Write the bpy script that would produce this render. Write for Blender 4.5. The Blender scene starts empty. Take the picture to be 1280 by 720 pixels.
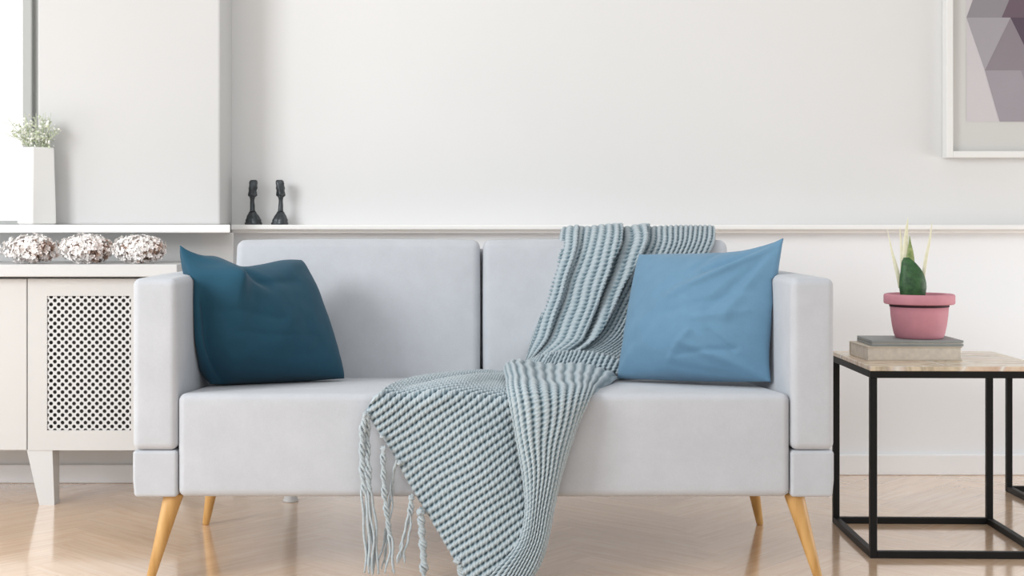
import bpy, bmesh, math, random
import numpy as np
from mathutils import Vector, Matrix, noise

random.seed(7)
rng = np.random.default_rng(7)
C = bpy.context.scene.collection
PI = math.pi
F, CX, CY, H = 1750.0, 602.0, 282.0, 0.80      # focal length (px), vanishing point, eye height

def P(px, py, d):
    return Vector(((px - CX) * d / F, d, H - (py - CY) * d / F))
def XP(px, d): return (px - CX) * d / F
def ZP(py, d): return H - (py - CY) * d / F

# ------------------------------------------------------------------ materials
def new_mat(name):
    m = bpy.data.materials.new(name); m.use_nodes = True
    nt = m.node_tree
    b = nt.nodes['Principled BSDF']
    return m, nt, b
def nd(nt, t, **kw):
    n = nt.nodes.new(t)
    for k, v in kw.items():
        if k in n.inputs: n.inputs[k].default_value = v
        else: setattr(n, k, v)
    return n
def ramp(nt, stops):
    r = nt.nodes.new('ShaderNodeValToRGB')
    e = r.color_ramp.elements
    while len(e) < len(stops): e.new(0.5)
    for i, (p, c) in enumerate(stops):
        e[i].position = p; e[i].color = (*c, 1)
    return r
def srgb(r, g, b):
    f = lambda c: (c / 255 / 12.92) if c / 255 <= 0.04045 else ((c / 255 + 0.055) / 1.055) ** 2.4
    return (f(r), f(g), f(b))

def simple(name, col, rough=0.5, var=0.06, scale=6, bump=0.0, bscale=200, metallic=0, spec=0.5):
    m, nt, b = new_mat(name)
    tc = nd(nt, 'ShaderNodeTexCoord')
    n = nd(nt, 'ShaderNodeTexNoise', Scale=scale, Detail=4.0)
    nt.links.new(tc.outputs['Object'], n.inputs['Vector'])
    r = ramp(nt, [(0.3, tuple(c * (1 - var) for c in col)), (0.7, tuple(min(1, c * (1 + var)) for c in col))])
    nt.links.new(n.outputs['Fac'], r.inputs['Fac'])
    nt.links.new(r.outputs['Color'], b.inputs['Base Color'])
    b.inputs['Roughness'].default_value = rough
    b.inputs['Metallic'].default_value = metallic
    b.inputs['Specular IOR Level'].default_value = spec
    if bump:
        n2 = nd(nt, 'ShaderNodeTexNoise', Scale=bscale, Detail=3.0)
        nt.links.new(tc.outputs['Object'], n2.inputs['Vector'])
        bp = nd(nt, 'ShaderNodeBump', Strength=bump, Distance=0.002)
        nt.links.new(n2.outputs['Fac'], bp.inputs['Height'])
        nt.links.new(bp.outputs['Normal'], b.inputs['Normal'])
    return m

def fabric(name, col, var=0.07, weave=900, bump=0.35, sheen=0.25, dist=0.0012):
    m, nt, b = new_mat(name)
    tc = nd(nt, 'ShaderNodeTexCoord')
    wx = nd(nt, 'ShaderNodeTexWave', Scale=weave / 6.0, Distortion=1.5, bands_direction='X')
    wz = nd(nt, 'ShaderNodeTexWave', Scale=weave / 6.0, Distortion=1.5, bands_direction='Z')
    n = nd(nt, 'ShaderNodeTexNoise', Scale=14.0, Detail=8.0, Roughness=0.7)
    n2 = nd(nt, 'ShaderNodeTexNoise', Scale=weave * 0.35, Detail=2.0)
    for t in (wx, wz, n, n2): nt.links.new(tc.outputs['Object'], t.inputs['Vector'])
    mx = nd(nt, 'ShaderNodeMath', operation='ADD'); nt.links.new(wx.outputs['Fac'], mx.inputs[0]); nt.links.new(wz.outputs['Fac'], mx.inputs[1])
    m2 = nd(nt, 'ShaderNodeMath', operation='ADD'); nt.links.new(mx.outputs[0], m2.inputs[0]); nt.links.new(n2.outputs['Fac'], m2.inputs[1])
    bp = nd(nt, 'ShaderNodeBump', Strength=bump, Distance=dist)
    nt.links.new(m2.outputs[0], bp.inputs['Height']); nt.links.new(bp.outputs['Normal'], b.inputs['Normal'])
    ad = nd(nt, 'ShaderNodeMath', operation='MULTIPLY_ADD'); nt.links.new(n2.outputs['Fac'], ad.inputs[0]); ad.inputs[1].default_value = 0.5
    nt.links.new(n.outputs['Fac'], ad.inputs[2])
    r = ramp(nt, [(0.55, tuple(c * (1 - var) for c in col)), (0.95, tuple(min(1, c * (1 + var)) for c in col))])
    nt.links.new(ad.outputs[0], r.inputs['Fac']); nt.links.new(r.outputs['Color'], b.inputs['Base Color'])
    b.inputs['Roughness'].default_value = 0.9
    b.inputs['Specular IOR Level'].default_value = 0.2
    b.inputs['Sheen Weight'].default_value = sheen
    b.inputs['Sheen Roughness'].default_value = 0.5
    return m

M = {}
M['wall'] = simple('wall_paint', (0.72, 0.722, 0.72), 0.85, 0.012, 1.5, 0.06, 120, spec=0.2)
M['wall_bright'] = simple('brightened_wall_paint', (0.86, 0.88, 0.905), 0.8, 0.01, 1.5, 0.05, 120, spec=0.2)  # wall paint brightened below the rail, making up for light missing there
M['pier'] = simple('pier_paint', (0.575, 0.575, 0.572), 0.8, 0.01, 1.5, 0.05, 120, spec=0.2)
M['window_frame'] = simple('window_frame_shade', (0.36, 0.37, 0.36), 0.5, 0.02, 3)  # backlit shade of the frame put into its grey base colour
M['trim'] = simple('trim_paint', (0.86, 0.855, 0.845), 0.45, 0.01, 3)
M['baseboard'] = simple('baseboard_paint', (0.90, 0.915, 0.94), 0.45, 0.01, 3)
M['cabinet'] = simple('cabinet_paint', (0.56, 0.552, 0.54), 0.5, 0.015, 4)
M['cabinet_white'] = simple('cabinet_top_paint', (0.58, 0.58, 0.577), 0.45, 0.01, 4)
M['dark'] = simple('interior_shade', (0.09, 0.088, 0.086), 0.9)
M['sofa'] = fabric('light_grey_upholstery', (0.515, 0.535, 0.57), 0.045, 1000, 0.25)
M['seam'] = fabric('grey_seam_thread', (0.42, 0.42, 0.43), 0.03)
M['teal'] = fabric('dark_teal_cotton', (0.020, 0.080, 0.128), 0.06, 1400, 0.12, 0.08)
M['blue'] = fabric('dusty_blue_cotton', (0.135, 0.265, 0.39), 0.06, 1400, 0.12, 0.15)
M['black'] = simple('black_steel', (0.006, 0.006, 0.006), 0.5, 0.1, 30, spec=0.25)
M['pot'] = simple('pink_terracotta', (0.57, 0.245, 0.295), 0.7, 0.10, 14, 0.2, 260)
M['pot_dark'] = simple('pot_rim_shade', (0.05, 0.02, 0.03), 0.8)  # shadow under the pot's rim put into a dark base colour
M['soil'] = simple('potting_soil', (0.06, 0.04, 0.03), 0.95, 0.4, 120, 0.8, 200)
M['vase'] = simple('white_ceramic', (0.80, 0.80, 0.785), 0.35, 0.01, 8)
M['iron'] = simple('dark_patinated_iron', (0.055, 0.062, 0.068), 0.38, 0.35, 60, 0.5, 150, metallic=0.55)
M['sage'] = simple('pale_green_stems', (0.52, 0.58, 0.42), 0.7, 0.15, 40)
M['petal'] = simple('tiny_white_blossom', (0.83, 0.84, 0.78), 0.7, 0.05, 60)
M['pic_frame'] = simple('white_picture_frame', (0.80, 0.80, 0.785), 0.4, 0.01, 4)
M['mat_board'] = simple('mat_board', (0.60, 0.597, 0.58), 0.85, 0.01, 5)
M['book_grey'] = simple('grey_book_cover', (0.30, 0.32, 0.32), 0.6, 0.06, 30)
M['book_beige'] = simple('beige_book_cover', (0.60, 0.53, 0.44), 0.7, 0.08, 20)
M['pages'] = simple('cream_pages', (0.70, 0.64, 0.56), 0.85, 0.10, 60)
M['yarn'] = simple('pale_blue_yarn', (0.46, 0.52, 0.55), 0.95, 0.12, 200, 0.6, 900, spec=0.1)

def leaf_mat(name, c1, c2, scale, spots=None):
    m, nt, b = new_mat(name)
    tc = nd(nt, 'ShaderNodeTexCoord')
    n = nd(nt, 'ShaderNodeTexNoise', Scale=scale, Detail=6.0, Roughness=0.65)
    nt.links.new(tc.outputs['Object'], n.inputs['Vector'])
    r = ramp(nt, [(0.35, c1), (0.7, c2)])
    nt.links.new(n.outputs['Fac'], r.inputs['Fac']); nt.links.new(r.outputs['Color'], b.inputs['Base Color'])
    bp = nd(nt, 'ShaderNodeBump', Strength=0.4, Distance=0.002); nt.links.new(n.outputs['Fac'], bp.inputs['Height'])
    nt.links.new(bp.outputs['Normal'], b.inputs['Normal'])
    b.inputs['Roughness'].default_value = 0.5
    return m
M['leaf_dark'] = leaf_mat('dark_green_leaf', (0.012, 0.055, 0.016), (0.045, 0.14, 0.04), 90)
M['leaf_mid'] = leaf_mat('yellow_green_leaf', (0.14, 0.22, 0.06), (0.42, 0.46, 0.20), 60)
M['leaf_cream'] = leaf_mat('cream_leaf', (0.70, 0.68, 0.47), (0.82, 0.81, 0.66), 50)

def wood_mat():
    m, nt, b = new_mat('honey_oak_wood')
    tc = nd(nt, 'ShaderNodeTexCoord')
    mp = nd(nt, 'ShaderNodeMapping'); mp.inputs['Scale'].default_value = (60, 60, 6)
    nt.links.new(tc.outputs['Object'], mp.inputs['Vector'])
    n = nd(nt, 'ShaderNodeTexNoise', Scale=1.0, Detail=6.0); nt.links.new(mp.outputs[0], n.inputs['Vector'])
    r = ramp(nt, [(0.3, (0.46, 0.24, 0.065)), (0.55, (0.58, 0.335, 0.115)), (0.8, (0.65, 0.40, 0.16))])
    nt.links.new(n.outputs['Fac'], r.inputs['Fac']); nt.links.new(r.outputs['Color'], b.inputs['Base Color'])
    b.inputs['Roughness'].default_value = 0.45
    return m
M['wood'] = wood_mat()

def floor_mat():
    m, nt, b = new_mat('oak_herringbone_parquet')
    at = nd(nt, 'ShaderNodeAttribute', attribute_name='plank')
    uv = nd(nt, 'ShaderNodeUVMap', uv_map='UVMap')
    mp = nd(nt, 'ShaderNodeMapping'); mp.inputs['Scale'].default_value = (3.0, 34.0, 1)
    nt.links.new(uv.outputs[0], mp.inputs['Vector'])
    n = nd(nt, 'ShaderNodeTexNoise', Scale=1.6, Detail=7.0, Roughness=0.6, Distortion=0.6)
    nt.links.new(mp.outputs[0], n.inputs['Vector'])
    r = ramp(nt, [(0.25, srgb(226, 188, 154)), (0.5, srgb(236, 203, 171)), (0.75, srgb(243, 216, 186))])
    nt.links.new(n.outputs['Fac'], r.inputs['Fac'])
    hs = nd(nt, 'ShaderNodeHueSaturation')
    mr = nd(nt, 'ShaderNodeMapRange'); mr.inputs[3].default_value = 0.92; mr.inputs[4].default_value = 1.05
    nt.links.new(at.outputs['Fac'], mr.inputs[0]); nt.links.new(mr.outputs[0], hs.inputs['Value'])
    nt.links.new(r.outputs['Color'], hs.inputs['Color'])
    # plank joints, from the plank's own uv (v 0..1 across, u along)
    sep = nd(nt, 'ShaderNodeSeparateXYZ'); 
    uv2 = nd(nt, 'ShaderNodeUVMap', uv_map='Edge'); nt.links.new(uv2.outputs[0], sep.inputs[0])
    mn = nd(nt, 'ShaderNodeMath', operation='MINIMUM'); nt.links.new(sep.outputs[0], mn.inputs[0]); nt.links.new(sep.outputs[1], mn.inputs[1])
    gr = nd(nt, 'ShaderNodeMapRange'); gr.inputs[1].default_value = 0.0; gr.inputs[2].default_value = 0.0016; gr.inputs[3].default_value = 0.62; gr.inputs[4].default_value = 1.0
    nt.links.new(mn.outputs[0], gr.inputs[0])
    mix = nd(nt, 'ShaderNodeVectorMath', operation='SCALE'); nt.links.new(hs.outputs[0], mix.inputs[0]); nt.links.new(gr.outputs[0], mix.inputs[3])
    nt.links.new(mix.outputs[0], b.inputs['Base Color'])
    n3 = nd(nt, 'ShaderNodeTexNoise', Scale=4.0, Detail=3.0)
    rr = nd(nt, 'ShaderNodeMapRange'); rr.inputs[3].default_value = 0.16; rr.inputs[4].default_value = 0.28
    nt.links.new(n3.outputs['Fac'], rr.inputs[0]); nt.links.new(rr.outputs[0], b.inputs['Roughness'])
    b.inputs['Specular IOR Level'].default_value = 0.6
    b.inputs['Coat Weight'].default_value = 1.0
    b.inputs['Coat Roughness'].default_value = 0.10
    b.inputs['Coat IOR'].default_value = 1.9
    return m
M['floor'] = floor_mat()

def marble_mat():
    m, nt, b = new_mat('banded_onyx_marble')
    tc = nd(nt, 'ShaderNodeTexCoord')
    mp = nd(nt, 'ShaderNodeMapping'); mp.inputs['Scale'].default_value = (3, 12, 1); mp.inputs['Rotation'].default_value = (0, 0, 0.12)
    nt.links.new(tc.outputs['Object'], mp.inputs['Vector'])
    n = nd(nt, 'ShaderNodeTexNoise', Scale=1.6, Detail=9.0, Roughness=0.62, Distortion=1.2)
    nt.links.new(mp.outputs[0], n.inputs['Vector'])
    r = ramp(nt, [(0.30, srgb(176, 140, 122)), (0.42, srgb(214, 190, 168)), (0.52, srgb(228, 214, 190)), (0.60, srgb(188, 172, 146)), (0.68, srgb(238, 232, 218)), (0.8, srgb(205, 182, 165))])
    nt.links.new(n.outputs['Fac'], r.inputs['Fac'])
    v = nd(nt, 'ShaderNodeTexVoronoi', Scale=5.0, feature='DISTANCE_TO_EDGE'); nt.links.new(tc.outputs['Object'], v.inputs['Vector'])
    vr = ramp(nt, [(0.0, (0.85, 0.82, 0.75)), (0.05, (0, 0, 0))])
    nt.links.new(v.outputs['Distance'], vr.inputs['Fac'])
    mix = nd(nt, 'ShaderNodeMixRGB', blend_type='LIGHTEN'); mix.inputs[0].default_value = 0.9
    nt.links.new(r.outputs['Color'], mix.inputs[1]); nt.links.new(vr.outputs['Color'], mix.inputs[2])
    nt.links.new(mix.outputs[0], b.inputs['Base Color'])
    b.inputs['Roughness'].default_value = 0.25
    return m
M['marble'] = marble_mat()

def knit_mat():
    m, nt, b = new_mat('chunky_blue_grey_knit')
    at = nd(nt, 'ShaderNodeAttribute', attribute_name='gap_shade')
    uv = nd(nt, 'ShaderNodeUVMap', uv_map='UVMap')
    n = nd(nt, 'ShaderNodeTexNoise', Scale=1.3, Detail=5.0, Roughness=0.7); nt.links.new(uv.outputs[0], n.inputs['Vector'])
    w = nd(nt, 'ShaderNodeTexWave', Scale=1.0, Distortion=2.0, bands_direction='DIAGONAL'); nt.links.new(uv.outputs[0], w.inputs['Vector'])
    r = ramp(nt, [(0.0, (0.055, 0.10, 0.135)), (0.42, (0.18, 0.255, 0.295)), (1.0, (0.465, 0.535, 0.57))])  # gaps between loops darkened in the base colour as cavity shade
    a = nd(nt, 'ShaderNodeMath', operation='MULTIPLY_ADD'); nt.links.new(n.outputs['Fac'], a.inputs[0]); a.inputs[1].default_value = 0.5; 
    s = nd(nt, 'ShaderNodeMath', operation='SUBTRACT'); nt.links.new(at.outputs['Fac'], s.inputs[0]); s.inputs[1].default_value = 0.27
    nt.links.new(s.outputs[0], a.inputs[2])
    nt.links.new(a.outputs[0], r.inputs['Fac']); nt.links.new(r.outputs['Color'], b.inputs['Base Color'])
    bp = nd(nt, 'ShaderNodeBump', Strength=0.5, Distance=0.002)
    ad = nd(nt, 'ShaderNodeMath', operation='ADD'); nt.links.new(n.outputs['Fac'], ad.inputs[0]); nt.links.new(w.outputs['Fac'], ad.inputs[1])
    nt.links.new(ad.outputs[0], bp.inputs['Height']); nt.links.new(bp.outputs['Normal'], b.inputs['Normal'])
    b.inputs['Roughness'].default_value = 0.95
    b.inputs['Specular IOR Level'].default_value = 0.1
    b.inputs['Sheen Weight'].default_value = 0.3
    return m
M['knit'] = knit_mat()

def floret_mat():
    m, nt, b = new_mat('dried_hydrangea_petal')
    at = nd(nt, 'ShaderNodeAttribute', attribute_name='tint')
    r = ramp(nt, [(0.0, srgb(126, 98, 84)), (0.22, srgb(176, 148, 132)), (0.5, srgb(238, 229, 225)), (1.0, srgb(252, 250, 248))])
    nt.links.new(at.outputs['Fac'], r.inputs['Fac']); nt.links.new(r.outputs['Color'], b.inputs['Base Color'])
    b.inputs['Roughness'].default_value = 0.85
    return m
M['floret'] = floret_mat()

def glass_mat():
    m, nt, b = new_mat('window_glass')
    b.inputs['Base Color'].default_value = (1, 1, 1, 1)
    b.inputs['Roughness'].default_value = 0.0
    b.inputs['Transmission Weight'].default_value = 1.0
    b.inputs['IOR'].default_value = 1.02
    return m
M['glass'] = glass_mat()

# ------------------------------------------------------------------ helpers
def link(name, me, mat, parent=None):
    o = bpy.data.objects.new(name, me); C.objects.link(o)
    if mat and not me.materials: me.materials.append(mat)
    if parent: 
        o.parent = parent
        o.matrix_parent_inverse = Matrix.Translation(-parent.location)
    return o
def smooth(me, on=True):
    me.polygons.foreach_set('use_smooth', [on] * len(me.polygons)); me.update()
def from_bm(name, bm, mat, parent=None, sm=False):
    me = bpy.data.meshes.new(name); bmesh.ops.recalc_face_normals(bm, faces=bm.faces[:]); bm.to_mesh(me); bm.free()
    if sm: smooth(me)
    return link(name, me, mat, parent)
def from_py(name, vs, fs, mat, parent=None, sm=True):
    me = bpy.data.meshes.new(name); me.from_pydata([tuple(v) for v in vs], [], fs); me.update()
    if sm: smooth(me)
    return link(name, me, mat, parent)
def thing(name, label, cat, loc=(0, 0, 0), group=None):
    o = bpy.data.objects.new(name, None); C.objects.link(o); o.location = loc
    o.empty_display_size = 0.05
    o['label'] = label; o['category'] = cat
    if group: o['group'] = group
    return o
def tag(o, label, cat, group=None):
    o['label'] = label; o['category'] = cat
    if group: o['group'] = group
    return o
def struct(o):
    o['kind'] = 'structure'; return o
def add_box(bm, x0, x1, y0, y1, z0, z1, bev=0.0, seg=2):
    r = bmesh.ops.create_cube(bm, size=1.0)
    vs = r['verts']
    bmesh.ops.scale(bm, vec=(x1 - x0, y1 - y0, z1 - z0), verts=vs)
    bmesh.ops.translate(bm, vec=((x0 + x1) / 2, (y0 + y1) / 2, (z0 + z1) / 2), verts=vs)
    if bev:
        es = list({e for v in vs for e in v.link_edges})
        bmesh.ops.bevel(bm, geom=es, offset=bev, segments=seg, affect='EDGES', profile=0.5)
def box(name, x0, x1, y0, y1, z0, z1, mat, parent=None, bev=0.0, seg=2):
    bm = bmesh.new(); add_box(bm, x0, x1, y0, y1, z0, z1, bev, seg)
    return from_bm(name, bm, mat, parent)

def soft_box(name, lo, hi, r, mat, parent=None, bulge=(0, 0, 0), n=10, fn=None, rseg=6):
    """upholstered block: rounded box with slightly crowned faces"""
    lo = np.array(lo, float); hi = np.array(hi, float)
    c = (lo + hi) / 2; h = (hi - lo) / 2
    def axis(hh):
        rr = min(r, hh * 0.98)
        a = [-hh + rr * (1 - math.cos(t * PI / 2 / rseg)) if False else -hh + rr * t / rseg for t in range(rseg)]
        mid = list(np.linspace(-hh + rr, hh - rr, n + 1))
        return np.array(a + mid + [-x for x in reversed(a)])
    A = [axis(h[i]) for i in range(3)]
    vs = []; fs = []; idx = {}
    def vid(p):
        k = tuple(np.round(p, 6))
        if k not in idx: idx[k] = len(vs); vs.append(p)
        return idx[k]
    for ax in range(3):
        u, v = [i for i in range(3) if i != ax]
        for s in (-1, 1):
            for i in range(len(A[u]) - 1):
                for j in range(len(A[v]) - 1):
                    q = []
                    for (a, b) in ((i, j), (i + 1, j), (i + 1, j + 1), (i, j + 1)):
                        p = np.zeros(3); p[ax] = s * h[ax]; p[u] = A[u][a]; p[v] = A[v][b]
                        q.append(vid(p))
                    fs.append(q)
    V = np.array(vs)
    rr = np.minimum(r, h * 0.98)
    inner = np.clip(V, -(h - rr), h - rr)
    dv = (V - inner) / rr
    ln = np.linalg.norm(dv, axis=1, keepdims=True); ln[ln == 0] = 1
    V2 = inner + dv / ln * rr
    N = V2 / h
    for ax in range(3):
        if bulge[ax]:
            u, v = [i for i in range(3) if i != ax]
            V2[:, ax] += np.sign(V[:, ax]) * bulge[ax] * np.clip(1 - N[:, u] ** 2, 0, 1) * np.clip(1 - N[:, v] ** 2, 0, 1) * np.abs(N[:, ax]) ** 3
    V2 += c
    if fn: V2 = np.array([fn(p) for p in V2])
    bm = bmesh.new()
    bv = [bm.verts.new(p) for p in V2]
    for q in fs: bm.faces.new([bv[i] for i in q])
    return from_bm(name, bm, mat, parent, sm=True)

def tube_data(pts, radii, seg=10, cap=True):
    vs, fs = [], []
    pts = [Vector(p) for p in pts]; n = len(pts)
    t0 = (pts[1] - pts[0]).normalized()
    up = Vector((0, 0, 1)) if abs(t0.z) < 0.9 else Vector((1, 0, 0))
    for i in range(n):
        t = (pts[min(i + 1, n - 1)] - pts[max(i - 1, 0)]).normalized()
        s = t.cross(up).normalized(); up = s.cross(t).normalized()
        for k in range(seg):
            a = 2 * PI * k / seg
            vs.append(pts[i] + (s * math.cos(a) + up * math.sin(a)) * radii[i])
    for i in range(n - 1):
        for k in range(seg):
            k2 = (k + 1) % seg
            fs.append([i * seg + k, i * seg + k2, (i + 1) * seg + k2, (i + 1) * seg + k])
    if cap:
        fs.append(list(range(seg))[::-1]); fs.append([(n - 1) * seg + k for k in range(seg)])
    return vs, fs
def merge(parts):
    V, Fc = [], []
    for vs, fs in parts:
        o = len(V); V += list(vs); Fc += [[i + o for i in f] for f in fs]
    return V, Fc
def lathe_data(prof, cx, cy, seg=48, sq=None):
    vs, fs = [], []
    for (r, z) in prof:
        for k in range(seg):
            a = 2 * PI * k / seg
            vs.append((cx + r * math.cos(a), cy + r * math.sin(a), z))
    n = len(prof)
    for i in range(n - 1):
        for k in range(seg):
            k2 = (k + 1) % seg
            fs.append([i * seg + k, i * seg + k2, (i + 1) * seg + k2, (i + 1) * seg + k])
    return vs, fs

# ------------------------------------------------------------------ camera
cam = bpy.data.cameras.new('camera'); co = bpy.data.objects.new('camera', cam); C.objects.link(co)
co.location = (0, 0, H); co.rotation_euler = (PI / 2, 0, 0)
cam.sensor_width = 36; cam.lens = 36 * F / 1280
cam.shift_x = (640 - CX) / 1280; cam.shift_y = -(360 - CY) / 1280
cam.clip_start = 0.05
bpy.context.scene.camera = co

# ------------------------------------------------------------------ room shell
WY, PY, SY = 4.50, 4.295, 4.17          # main wall, pier front, sill front
ZL0, ZL1 = 0.778, 0.803                 # ledge
XL, XR, ZT = -3.2, 3.2, 2.75
xp0, xp1 = XP(47, PY), XP(275, PY)
struct(box('wall_back', xp1 - 0.05, XR, WY, WY + 0.15, 0.79, ZT, M['wall']))
struct(box('wall_dado', xp1 - 0.15, XR, WY, WY + 0.15, 0, 0.79, M['wall_bright']))
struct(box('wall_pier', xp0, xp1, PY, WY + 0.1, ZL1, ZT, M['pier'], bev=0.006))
def splayed(name, pxe, y0, y1, z0, z1, mat, x0=XL):
    """block whose right end is cut at a splay"""
    q = [(x0, y0), (XP(pxe, y0), y0), (XP(pxe, y1), y1), (x0, y1)]
    vs = [(x, y, z0) for x, y in q] + [(x, y, z1) for x, y in q]
    fs = [[3, 2, 1, 0], [4, 5, 6, 7]] + [[k, (k + 1) % 4, 4 + (k + 1) % 4, 4 + k] for k in range(4)]
    o = from_py(name, vs, fs, mat, sm=False)
    md = o.modifiers.new('Bevel', 'BEVEL'); md.width = 0.004; md.segments = 3
    return struct(o)
RF = 4.415                               # front of the chair rail
BX1 = XP(292, 4.36)
splayed('wall_under_sill', 292, 4.36, WY, 0, ZL0, M['wall'])
# window to the left of the pier
WX0 = -2.75
fy0, fy1 = 4.36, 4.42
bm = bmesh.new()
xj = XP(30, 4.36)
add_box(bm, xj, xj + 0.030, 4.345, fy1, ZL1, ZT, 0.004)
add_box(bm, xj + 0.024, xp0 + 0.01, 4.365, fy1 + 0.03, ZL1, ZT, 0.004)
add_box(bm, WX0 - 0.05, WX0, fy0, fy1, ZL1, ZT, 0.004)
add_box(bm, WX0, xj, fy0, fy1, ZL1, ZL1 + 0.012, 0.002)
add_box(bm, WX0, xj, fy0, fy1, 2.55, ZT, 0.004)
w1 = struct(from_bm('window_1', bm, M['window_frame']))
g = box('glass_pane', WX0, xj, 4.385, 4.391, ZL1 + 0.012, 2.55, M['glass'], w1)
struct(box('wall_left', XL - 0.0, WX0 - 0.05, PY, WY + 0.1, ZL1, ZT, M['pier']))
# ledges and rail
splayed('trim_1', 288, SY, WY - 0.002, ZL0, ZL1, M['trim'])
xr0 = XP(289, RF)
prof = [(WY, 0.7765), (RF + .030, 0.7765), (RF + .028, 0.7815), (RF + .004, 0.7875), (RF, 0.789), (RF, 0.7985), (RF + .003, 0.8025), (RF + .008, 0.8030), (WY, 0.8030)]
n = len(prof)
vs = [(x0_ if y > 4.45 else XP(289, y), y, z) for x0_ in (XP(289, 4.5),) for y, z in prof] + [(XR, y, z) for y, z in prof]
fs = [[i, (i + 1) % n, n + (i + 1) % n, n + i] for i in range(n)] + [list(range(n)), list(range(2 * n - 1, n - 1, -1))]
struct(from_py('trim_2', vs, fs, M['trim'], sm=False))
bm = bmesh.new(); add_box(bm, BX1, XR, 4.484, WY, 0, 0.066, 0.004)
struct(from_bm('baseboard_right', bm, M['baseboard']))
bm = bmesh.new(); add_box(bm, XL, BX1, 4.345, 4.36, 0, 0.058, 0.004)
struct(from_bm('baseboard_left', bm, M['baseboard']))

# floor: real herringbone planks
def make_floor():
    W, n = 0.075, 6
    L = W * n
    bm = bmesh.new()
    uvl = bm.loops.layers.uv.new('UVMap'); edl = bm.loops.layers.uv.new('Edge')
    col = bm.faces.layers.float.new('plank')
    ca, sa = math.cos(PI / 4 + 0.04), math.sin(PI / 4 + 0.04)
    rnd = random.Random(3)
    x0, x1, y0, y1 = -3.4, 3.4, -0.6, 4.52
    N = 90
    for i in range(-N, N):
        for j in range(-12, 12):
            for kind in (0, 1):
                if kind == 0: ax, ay, bx, by = i + 2 * n * j, i, i + n + 2 * n * j, i + 1
                else: ax, ay, bx, by = i + 2 * n * j, i + 1, i + 1 + 2 * n * j, i + 1 + n
                cx, cy = (ax + bx) / 2 * W, (ay + by) / 2 * W
                X, Y = cx * ca - cy * sa, cx * sa + cy * ca + 2.0
                if not (x0 - L < X < x1 + L and y0 - L < Y < y1 + L): continue
                q = []
                for (gx, gy) in ((ax, ay), (bx, ay), (bx, by), (ax, by)):
                    gx *= W; gy *= W
                    q.append(bm.verts.new((gx * ca - gy * sa, gx * sa + gy * ca + 2.0, 0)))
                # split each plank in three strips so that the edge distance can be read off its uv
                f = bm.faces.new(q)
                f[col] = rnd.random()
                ou, ov = rnd.random() * 20, rnd.random() * 20
                uu = [(0, 0), (L, 0), (L, W), (0, W)] if kind == 0 else [(0, 0), (0, W), (L, W), (L, 0)]
                for lp, (a, b) in zip(f.loops, uu):
                    lp[uvl].uv = (a + ou, b + ov)
                    lp[edl].uv = (a, b)
    for (co_, no) in (((x0, 0, 0), (-1, 0, 0)), ((x1, 0, 0), (1, 0, 0)), ((0, y0, 0), (0, -1, 0)), ((0, y1, 0), (0, 1, 0))):
        bmesh.ops.bisect_plane(bm, geom=bm.verts[:] + bm.edges[:] + bm.faces[:], plane_co=co_, plane_no=no, clear_outer=True)
    me = bpy.data.meshes.new('floor'); bm.to_mesh(me); bm.free()
    return struct(link('floor', me, M['floor']))
make_floor()

# ------------------------------------------------------------------ sofa
FD = 3.125
def zs(d):                               # seat surface height
    return 0.425 - 0.034 * max(0.0, (d - FD) / 0.615)
sofa = thing('sofa', 'light grey two-seat sofa with wooden splayed legs in front of white wall', 'sofa', (0, 3.5, 0))
def seat_fn(p):
    x, y, z = p
    if z > 0.3: z -= 0.034 * max(0.0, (y - FD) / 0.615) * min(1, (z - 0.3) / 0.1)
    return (x, y, z)
soft_box('seat', (-0.679, FD, 0.193), (0.689, 3.86, 0.425), 0.018, M['sofa'], sofa, bulge=(0, 0.002, 0.006), n=14, fn=seat_fn)
for s in (-1, 1):
    a, b = (0.680, 0.780) if s < 0 else (0.691, 0.788)
    lo, hi = (-b, -a) if s < 0 else (a, b)
    def base_fn(p, s=s, b=b):
        x, y, z = p
        if z < 0.23: x -= s * 0.004 * (0.23 - z) / 0.04 * (1 if abs(x) > 0.74 else 0)
        return (x, y, z)
    soft_box('arm_base', (lo, FD + 0.001, 0.193), (hi, 3.90, 0.297), 0.008, M['sofa'], sofa, n=6, fn=base_fn)
    soft_box('armrest', (lo, FD - 0.002, 0.298), (hi, 3.90, 0.682), 0.017, M['sofa'], sofa, bulge=(0.001, 0.002, 0.003), n=10)
soft_box('back_frame', (-0.672, 3.85, 0.20), (0.674, 3.90, 0.735), 0.02, M['sofa'], sofa, n=6, fn=lambda p: (p[0], p[1] + 0.085 * max(0, p[2] - 0.39) / 0.37, p[2]))
def back_fn(p):
    x, y, z = p
    return (x, y + 0.10 * (z - 0.39) / 0.37 - (0.03 if y > 3.81 else 0), z)
soft_box('back_cushion', (-0.672, 3.735, 0.375), (-0.005, 3.885, 0.760), 0.022, M['sofa'], sofa, bulge=(0.002, 0.015, 0.004), n=14, fn=back_fn)
soft_box('back_cushion', (0.004, 3.735, 0.375), (0.674, 3.885, 0.760), 0.022, M['sofa'], sofa, bulge=(0.002, 0.015, 0.004), n=14, fn=back_fn)
def leg(top, bot, r0, r1):
    top, bot = Vector(top), Vector(bot)
    pts = [top.lerp(bot, t) for t in (0, 0.02, 0.3, 0.6, 0.97, 1)]
    rad = [r0 * 0.98, r0, r0 + (r1 - r0) * 0.32, r0 + (r1 - r0) * 0.63, r1, r1 * 0.8]
    vs, fs = tube_data(pts, rad, 20)
    from_py('leg', vs, fs, M['wood'], sofa)
leg((-0.695, FD + 0.04, 0.197), (-0.744, FD + 0.01, 0.0), 0.022, 0.0095)
leg((0.705, FD + 0.04, 0.197), (0.757, FD + 0.01, 0.0), 0.022, 0.0095)
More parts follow.
